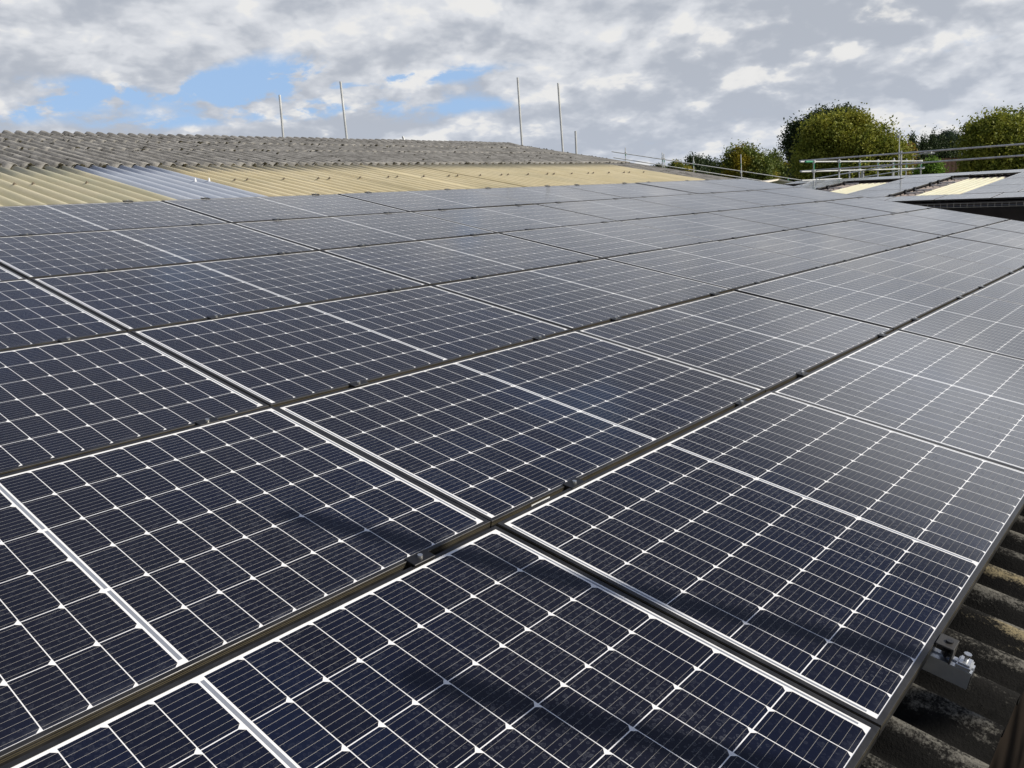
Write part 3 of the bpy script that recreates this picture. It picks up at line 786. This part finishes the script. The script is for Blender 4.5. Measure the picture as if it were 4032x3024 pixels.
# ------------------------------------------------------------------ scaffold tubes out of the frame that throw the soft shadows across the panels
def shadow_pole(px0, py0, dist, ztop, lab):
    base = Vector((px0, py0, 0)) + Vector((SUN.x, SUN.y, 0)).normalized() * dist
    mb = MB(); mb.tube((base.x, base.y, GZ), (base.x, base.y, ztop), 0.030, 12); o = mb.build('scaffold_pole', M_GALV); tag(o, lab, 'scaffold pole')
for (x0, y0, x1, y1, lab) in ((-0.374, 0.316, 0.23, -0.884, 'upright scaffold pole standing off the eave, farther of the two'), (-0.537, -0.372, -0.376, -0.711, 'upright scaffold pole standing off the eave, nearer one')):
    p0, p1 = roofp(x0, y0), roofp(x1, y1)
    D = 3.6
    base = p1 + Vector((SUN.x, SUN.y, 0)).normalized() * D
    far = p0 - Vector((SUN.x, SUN.y, 0)).normalized() * 0.1
    zt = far.z + math.hypot(base.x - far.x, base.y - far.y) * math.tan(EL)
    mb = MB(); mb.tube((base.x, base.y, GZ), (base.x, base.y, zt), 0.036, 12); o = mb.build('scaffold_pole', M_GALV); tag(o, lab, 'scaffold pole')

# ------------------------------------------------------------------ trees
def leaf_mat(name, c1, c2, c3, k3=0.5, sc=0.35):
    m, b = newmat(name)
    P = node('ShaderNodeNewGeometry').outputs['Position']
    n = noise(P, sc, 4, 0.6); n2_ = noise(P, 2.2, 3, 0.6)
    col = mixc(sstep(n2_, 0.35, 0.65), c1, c2)
    col = mixc(sstep(n, 0.52, 0.66) * k3, col, c3)
    link(col, b.inputs['Base Color']); b.inputs['Roughness'].default_value = 0.6; b.inputs['Specular IOR Level'].default_value = 0.25
    tr_ = node('ShaderNodeBsdfTranslucent'); link(col, tr_.inputs[0])
    mx_ = node('ShaderNodeMixShader'); mx_.inputs[0].default_value = 0.3
    out = m.node_tree.nodes['Material Output']
    link(b.outputs[0], mx_.inputs[1]); link(tr_.outputs[0], mx_.inputs[2]); link(mx_.outputs[0], out.inputs[0])
    return m
L_OLIVE = leaf_mat('olive_autumn_leaves', (0.13, 0.165, 0.022), (0.30, 0.31, 0.045), (0.34, 0.29, 0.03), 0.35)
L_DARK = leaf_mat('dark_evergreen_leaves', (0.030, 0.050, 0.020), (0.055, 0.08, 0.030), (0.03, 0.05, 0.02), 0.3)
L_GREEN = leaf_mat('green_leaves', (0.08, 0.12, 0.022), (0.16, 0.19, 0.035), (0.50, 0.36, 0.02), 0.6)
L_FRESH = leaf_mat('fresh_bush_leaves', (0.10, 0.19, 0.02), (0.17, 0.28, 0.04), (0.2, 0.25, 0.04), 0.4)
L_AUT = leaf_mat('rusty_leaves', (0.14, 0.12, 0.02), (0.26, 0.17, 0.035), (0.34, 0.16, 0.03), 0.6)
M_BARK = simple('bark', (0.07, 0.055, 0.04), 0.9, 0, 0.3, 8)
def leaves_mesh(name, lobes, nclump, per, lsize, mat, parent, seed, cl=0.55, spiky=False, flat=0.0):
    g = np.random.default_rng(seed)
    lob0 = np.array(lobes, float); sub = []      # cx cy cz rx ry rz; each lobe breaks up into smaller boughs on its surface
    for q in lob0:
        nb = 26 if q[3] > 0.8 else 7
        for _ in range(nb):
            d0 = g.normal(size=3); d0 /= np.linalg.norm(d0)
            if _ % 2: k0 = g.uniform(0.26, 0.42); r0 = g.uniform(0.3, 0.7)
            else: k0 = g.uniform(0.09, 0.19); r0 = g.uniform(0.74, 0.98)
            sub.append([*(q[:3] + d0 * q[3:6] * r0), *(q[3:6] * k0 * g.uniform(0.7, 1.25, 3))])
        sub.append([*q[:3], *(q[3:6] * 0.6)])
    lob = np.array(sub)
    vol = lob[:, 3] * lob[:, 4] * lob[:, 5]; w = vol ** 0.5; w /= w.sum()
    idx = g.choice(len(lob), nclump, p=w)
    d = g.normal(size=(nclump, 3)); d /= np.linalg.norm(d, axis=1)[:, None]
    rad = g.uniform(0.35, 1.0, nclump) ** 0.45 * g.uniform(0.9, 1.10, nclump)
    c = lob[idx, :3] + d * rad[:, None] * lob[idx, 3:6]
    n = nclump * per
    cc = np.repeat(c, per, 0); dd = np.repeat(d, per, 0)
    off = g.normal(size=(n, 3)) * cl
    if spiky: off[:, 2] *= 1.6; off[:, :2] *= 0.7
    ctr = cc + off
    u = g.normal(size=(n, 3)); u /= np.linalg.norm(u, axis=1)[:, None]
    nr = g.normal(size=(n, 3)) * 0.9 + dd * 0.8 + np.array([0, 0, 0.4]); nr /= np.linalg.norm(nr, axis=1)[:, None]
    u = np.cross(nr, u); u /= np.linalg.norm(u, axis=1)[:, None] + 1e-9
    v = np.cross(nr, u)
    s = (lsize * g.uniform(0.6, 1.3, n))[:, None]
    verts = np.stack([ctr - u * s, ctr - v * s * 0.55, ctr + u * s, ctr + v * s * 0.55], 1).reshape(-1, 3)
    me = bpy.data.meshes.new(name)
    me.vertices.add(n * 4); me.vertices.foreach_set('co', verts.ravel())
    me.loops.add(n * 4); me.loops.foreach_set('vertex_index', np.arange(n * 4, dtype=np.int32))
    me.polygons.add(n); me.polygons.foreach_set('loop_start', np.arange(0, n * 4, 4, dtype=np.int32))
    try: me.polygons.foreach_set('loop_total', np.full(n, 4, dtype=np.int32))
    except Exception: pass
    me.materials.append(mat); me.update(calc_edges=True); me.validate()
    o = bpy.data.objects.new(name, me); C.objects.link(o); o.parent = parent
    return o
def tree(name, lab, cat, D, px_lobes, mat, nclump, per, lsize, seed, cl=0.5, spiky=False, trunk=True, depth=0.9, group=None):
    """px_lobes: (x, y, rx, ry) read off the picture at distance D -> real lobes with depth"""
    k = D / FPX * 1.02
    cxm = sum(q[0] for q in px_lobes) / len(px_lobes)
    base = at_dist(cxm, 740, D)
    root = empty(name, (base.x, base.y, GZ), lab, cat, group)
    fwd = Vector((ray(cxm, 740).x, ray(cxm, 740).y, 0)).normalized(); g = random.Random(seed)
    lobes = []
    for (x_, y_, rx, ry_) in px_lobes:
        r_ = max(rx, ry_) * k
        p = at_dist(x_, y_, D) + fwd * g.uniform(-0.5, 0.5) * r_ * 0.8
        lobes.append((p.x - base.x, p.y - base.y, p.z - GZ, rx * k, max(rx, ry_) * k * depth if False else rx * k, ry_ * k))
    low = min(q[2] - q[5] for q in lobes)
    leaves_mesh('crown', lobes, int(nclump * 1.9), int(per * 1.7), lsize * 0.52, mat, root, seed, cl * 0.85, spiky)
    if trunk:
        mb = MB(); top = max(q[2] for q in lobes)
        mb.tube((0, 0, 0), (0.1, 0, top * 0.45), 0.32, 8, 0.22); mb.tube((0.1, 0, top * 0.45), (0, 0.1, top * 0.8), 0.22, 8, 0.08)
        for q in lobes:
            mb.tube((0.1, 0, top * g.uniform(0.3, 0.5)), (q[0] * 0.8, q[1] * 0.8, q[2]), 0.12, 6, 0.03)
        mb.build('trunk', M_BARK, root)
    return root
# big olive tree and the darker one it grows against
tree('broadleaf_tree', 'large rounded olive green tree turning yellow, behind the scaffold posts', 'tree', 58,
     [(3310, 520, 100, 60), (3390, 570, 105, 75), (3290, 600, 130, 90), (3220, 560, 60, 80), (3440, 610, 80, 70), (3350, 680, 150, 60), (3200, 660, 70, 70), (3370, 500, 45, 40), (3490, 590, 50, 42), (3520, 625, 45, 35), (3335, 470, 32, 20), (3425, 520, 34, 30)], L_OLIVE, 1500, 22, 0.17, 11, 0.34)
tree('broadleaf_tree', 'dark green tree pressed against the left side of the large olive one', 'tree', 66,
     [(3195, 540, 58, 55), (3255, 490, 70, 36), (3140, 580, 42, 70), (3320, 466, 45, 22), (3160, 660, 40, 70), (3135, 505, 22, 18), (3210, 480, 24, 18), (3285, 456, 20, 14), (3118, 560, 18, 16)], L_DARK, 700, 22, 0.18, 12, 0.36)
tree('broadleaf_tree', 'rusty brown autumn tree low behind the scaffold, right of the large olive tree', 'tree', 62,
     [(3520, 640, 62, 55), (3470, 690, 90, 40), (3560, 690, 50, 40), (3250, 700, 130, 30)], L_AUT, 500, 22, 0.17, 13, 0.32)
tree('broadleaf_tree', 'rounded green tree with a yellow patch, left of the large olive tree', 'tree', 75,
     [(2910, 640, 55, 60), (2880, 680, 55, 55), (2970, 655, 55, 52), (2940, 700, 90, 40), (2990, 690, 55, 50)], L_GREEN, 800, 22, 0.19, 14, 0.36)
tree('broadleaf_tree', 'narrow pointed green tree between the rounded green and the dark one', 'tree', 80,
     [(3050, 640, 22, 50), (3035, 690, 40, 45), (3095, 690, 36, 50), (3080, 700, 45, 40)], L_GREEN, 420, 22, 0.19, 15, 0.34)
tree('evergreen_tree', 'dark rounded evergreen beside the distant scaffold post', 'tree', 105,
     [(2733, 645, 24, 28), (2735, 675, 30, 30), (2722, 690, 40, 24)], L_DARK, 260, 20, 0.24, 16, 0.4)
tree('evergreen_tree', 'far dark evergreen just left of the rounded green tree', 'tree', 110,
     [(2808, 655, 20, 26), (2775, 665, 24, 30), (2800, 690, 45, 30), (2850, 690, 30, 30)], L_DARK, 300, 20, 0.24, 17, 0.4)
tree('bush', 'low olive bush over the gable, leftmost of the distant greenery', 'bush', 100,
     [(2660, 662, 26, 14), (2640, 672, 24, 14), (2690, 680, 36, 18)], L_GREEN, 160, 18, 0.22, 18, 0.3, trunk=False)
tree('evergreen_tree', 'tiny treetop peeping over the gable trim', 'tree', 110, [(2592, 655, 5, 12), (2592, 664, 10, 8)], L_DARK, 30, 14, 0.18, 19, 0.2)
tree('broadleaf_tree', 'big leafy tree turning yellow at the right edge, behind the upper rails', 'tree', 55,
     [(3905, 530, 65, 45), (3885, 575, 70, 55), (3955, 560, 80, 90), (3920, 630, 100, 60), (3860, 645, 45, 45), (3980, 630, 90, 60), (3970, 690, 140, 40), (3850, 515, 34, 26), (3935, 495, 42, 26)], L_OLIVE, 1500, 22, 0.17, 20, 0.34)
tree('evergreen_tree', 'dark conifer cut by the right edge of the picture', 'tree', 60,
     [(4035, 500, 26, 60), (4040, 580, 45, 80), (4050, 660, 60, 70)], L_DARK, 420, 22, 0.2, 21, 0.34)
# belt of dark conifers
for q_, (x_, yt, w_) in enumerate(((3592, 545, 20), (3640, 552, 22), (3672, 540, 20), (3710, 548, 24), (3745, 550, 24), (3560, 580, 24), (3620, 575, 22))):
    ord_ = ('tallest spire at the left of', 'second spire from the left in', 'middle spire of', 'fourth spire in', 'rightmost spire of', 'low left spire of', 'low second spire in')[q_]
    tree('conifer_tree', 'dark conifer behind the street lamp, %s the belt' % ord_, 'tree', 125 + q_,
         [(x_, yt + 14, w_ * 0.30, 16), (x_, yt + 40, w_ * 0.7, 26), (x_, yt + 80, w_ * 1.25, 40), (x_, yt + 130, w_ * 1.5, 40)], L_DARK, 260, 18, 0.27, 40 + q_, 0.42, True, group='conifers behind the street lamp')
tree('conifer_tree', 'hazy blue green broad topped pine above the dark conifers', 'tree', 160, [(3735, 545, 28, 18), (3700, 560, 26, 18), (3760, 570, 30, 26)], leaf_mat('blue_green_needles', (0.03, 0.055, 0.035), (0.05, 0.08, 0.05), (0.04, 0.07, 0.05), 0.3), 300, 18, 0.28, 60, 0.45)
tree('bush', 'bright green bush in front of the brown shed', 'bush', 50, [(3655, 670, 24, 18), (3630, 682, 20, 14), (3675, 680, 20, 14), (3668, 655, 9, 12)], L_FRESH, 240, 20, 0.12, 61, 0.2, trunk=False)
# tree out of the frame that keeps the eave strip in dappled shade
def shade_tree(cx_, lab, seed):
    root = empty('broadleaf_tree', (cx_, -10.5, GZ), lab, 'tree')
    top = 5.45
    lob = [(dx, dy, top - GZ - rz_ - dz, rx, 1.5, rz_) for dx, dy, dz, rx, rz_ in ((0, 0, 0.1, 2.0, 1.7), (-1.8, 0.3, 0.25, 1.7, 1.5), (1.9, -0.2, 0.15, 1.8, 1.6), (0.5, 0, 2.2, 2.8, 2.2), (-1.5, 0, 2.4, 2.4, 2.0), (0, 0, 4.6, 2.8, 2.2))]
    leaves_mesh('crown', lob, 520, 20, 0.13, L_OLIVE, root, seed, 0.28)
    mb = MB(); mb.tube((0, 0, 0), (0, 0, top - GZ - 2.5), 0.35, 8, 0.15); mb.build('trunk', M_BARK, root)
shade_tree(3.2, 'leafy tree standing off the eave to the right of the camera, nearer one', 71)
shade_tree(8.4, 'leafy tree standing off the eave to the right of the camera, farther one', 72)

# ------------------------------------------------------------------ brown shed, lamp posts, white canopy, ground
M_SHED = None
def ribbed(name, c1, c2, per):
    m, b = newmat(name); tc = node('ShaderNodeTexCoord'); sp = node('ShaderNodeSeparateXYZ'); link(tc.outputs['Object'], sp.inputs[0])
    r_ = sstep((E(sp.outputs[0]).mod(per) / per - 0.5).abs(), 0.1, 0.35)
    link(mixc(r_, c1, c2), b.inputs['Base Color']); b.inputs['Roughness'].default_value = 0.7; return m
M_SHED = ribbed('brown_cladding', (0.20, 0.11, 0.065), (0.27, 0.155, 0.095), 0.35)
pa, pb = at_dist(3530, 640, 90), at_dist(3860, 640, 90)
dv = (pb - pa); dv.z = 0; wlen = dv.length; ang = math.atan2(dv.y, dv.x)
sh = empty('shed', (pa.x, pa.y, GZ), 'brown clad shed with a low pale gable roof behind the bright bush', 'shed'); sh.rotation_euler = (0, 0, ang)
zt = at_dist(3620, 640, 90).z - GZ; za = at_dist(3640, 625, 90).z - GZ
mb = MB(); mb.add([(0, 0, 0), (wlen, 0, 0), (wlen, 0, zt), (0, 0, zt), (0, 12, 0), (wlen, 12, 0), (wlen, 12, zt), (0, 12, zt), (wlen * 0.4, 0, za), (wlen * 0.4, 12, za)],
                  [(0, 1, 2, 8, 3), (1, 5, 6, 2), (5, 4, 7, 9, 6), (4, 0, 3, 7)]); mb.build('wall', M_SHED, sh)
mb = MB(); mb.add([(-0.2, -0.2, zt + 0.02), (wlen * 0.4, -0.2, za + 0.08), (wlen + 0.2, -0.2, zt + 0.02), (-0.2, 12.2, zt + 0.02), (wlen * 0.4, 12.2, za + 0.08), (wlen + 0.2, 12.2, zt + 0.02)], [(0, 1, 4, 3), (1, 2, 5, 4)])
mb.build('roof', simple('pale_brown_roof', (0.36, 0.25, 0.18), 0.8), sh)
# street lamp with curved arm
pl = at_dist(3593, 640, 60); lamp = empty('street_lamp', (pl.x, pl.y, GZ), 'grey street lamp with a long bent arm in front of the dark conifers', 'street lamp')
def rel(x_, y_, D): return at_dist(x_, y_, D) - Vector((pl.x, pl.y, GZ))
mb = MB(); a = rel(3594, 616, 60); mb.tube((0, 0, 0), a, 0.07, 8, 0.05); b_ = rel(3609, 611, 60); c_ = rel(3640, 603, 60); mb.tube(a, b_, 0.045, 8); mb.tube(b_, c_, 0.04, 8); mb.build('post', M_GALVW, lamp)
mb = MB(); mb.tube(rel(3638, 603, 60), rel(3681, 604, 60), 0.10, 8, 0.05); mb.box(rel(3660, 604, 60) - Vector((.12, .12, .05)), rel(3660, 600, 60) + Vector((.12, .12, .05))); mb.build('lantern', M_GALVW, lamp)
pl = at_dist(3543, 640, 48); lamp = empty('mast', (pl.x, pl.y, GZ), 'thin tall mast with a small white camera globe near its top', 'mast')
mb = MB(); mb.tube((0, 0, 0), rel(3542.5, 517, 48), 0.035, 8, 0.022); mb.build('post', M_GALV, lamp)
mb = MB(); q = rel(3538.5, 538, 48); mb.tube(q - Vector((0, 0, .07)), q + Vector((0, 0, .07)), 0.07, 10, 0.09); mb.build('globe', M_GALVW, lamp)
# white canopy
p0, p1, p2 = at_dist(3008, 716, 38), at_dist(3068, 704, 39), at_dist(3128, 716, 38)
cn = empty('canopy', (p0.x, p0.y, GZ), 'small pale pitched canopy roof at the corner behind the far panels', 'canopy')
rel2 = lambda p: p - Vector((p0.x, p0.y, GZ))
bk = Vector((2.2, 1.9, 0)); a, b_, c_ = rel2(p0), rel2(p1), rel2(p2)
mb = MB(); dz = Vector((0, 0, -0.06))
for q0, q1 in ((a, b_), (b_, c_)):
    mb.add([q0, q1, q1 + bk, q0 + bk, q0 + dz, q1 + dz, q1 + bk + dz, q0 + bk + dz], [(0, 1, 2, 3), (7, 6, 5, 4), (0, 4, 5, 1), (1, 5, 6, 2), (2, 6, 7, 3), (3, 7, 4, 0)])
mb.build('roof', simple('white_sheet', (0.75, 0.70, 0.60), 0.6), cn)
mb = MB()
for q in (a, c_, a + bk, c_ + bk): mb.tube((q.x, q.y, 0), q + dz, 0.05, 8)
mb.build('post', M_GALV, cn)
# ground
m, b = newmat('ground_grass_and_tarmac')
P = node('ShaderNodeNewGeometry').outputs['Position']
link(mixc(sstep(noise(P, 0.03, 4), 0.45, 0.55), mixc(noise(P, 3, 4), (0.03, 0.05, 0.015), (0.07, 0.09, 0.03)), mixc(noise(P, 6, 5), (0.04, 0.04, 0.04), (0.07, 0.07, 0.068))), b.inputs['Base Color'])
b.inputs['Roughness'].default_value = 0.95
g = mesh_obj('ground', [(-1500, -1500, GZ), (1500, -1500, GZ), (1500, 1500, GZ), (-1500, 1500, GZ)], [(0, 1, 2, 3)], m); tag(g, kind='structure')
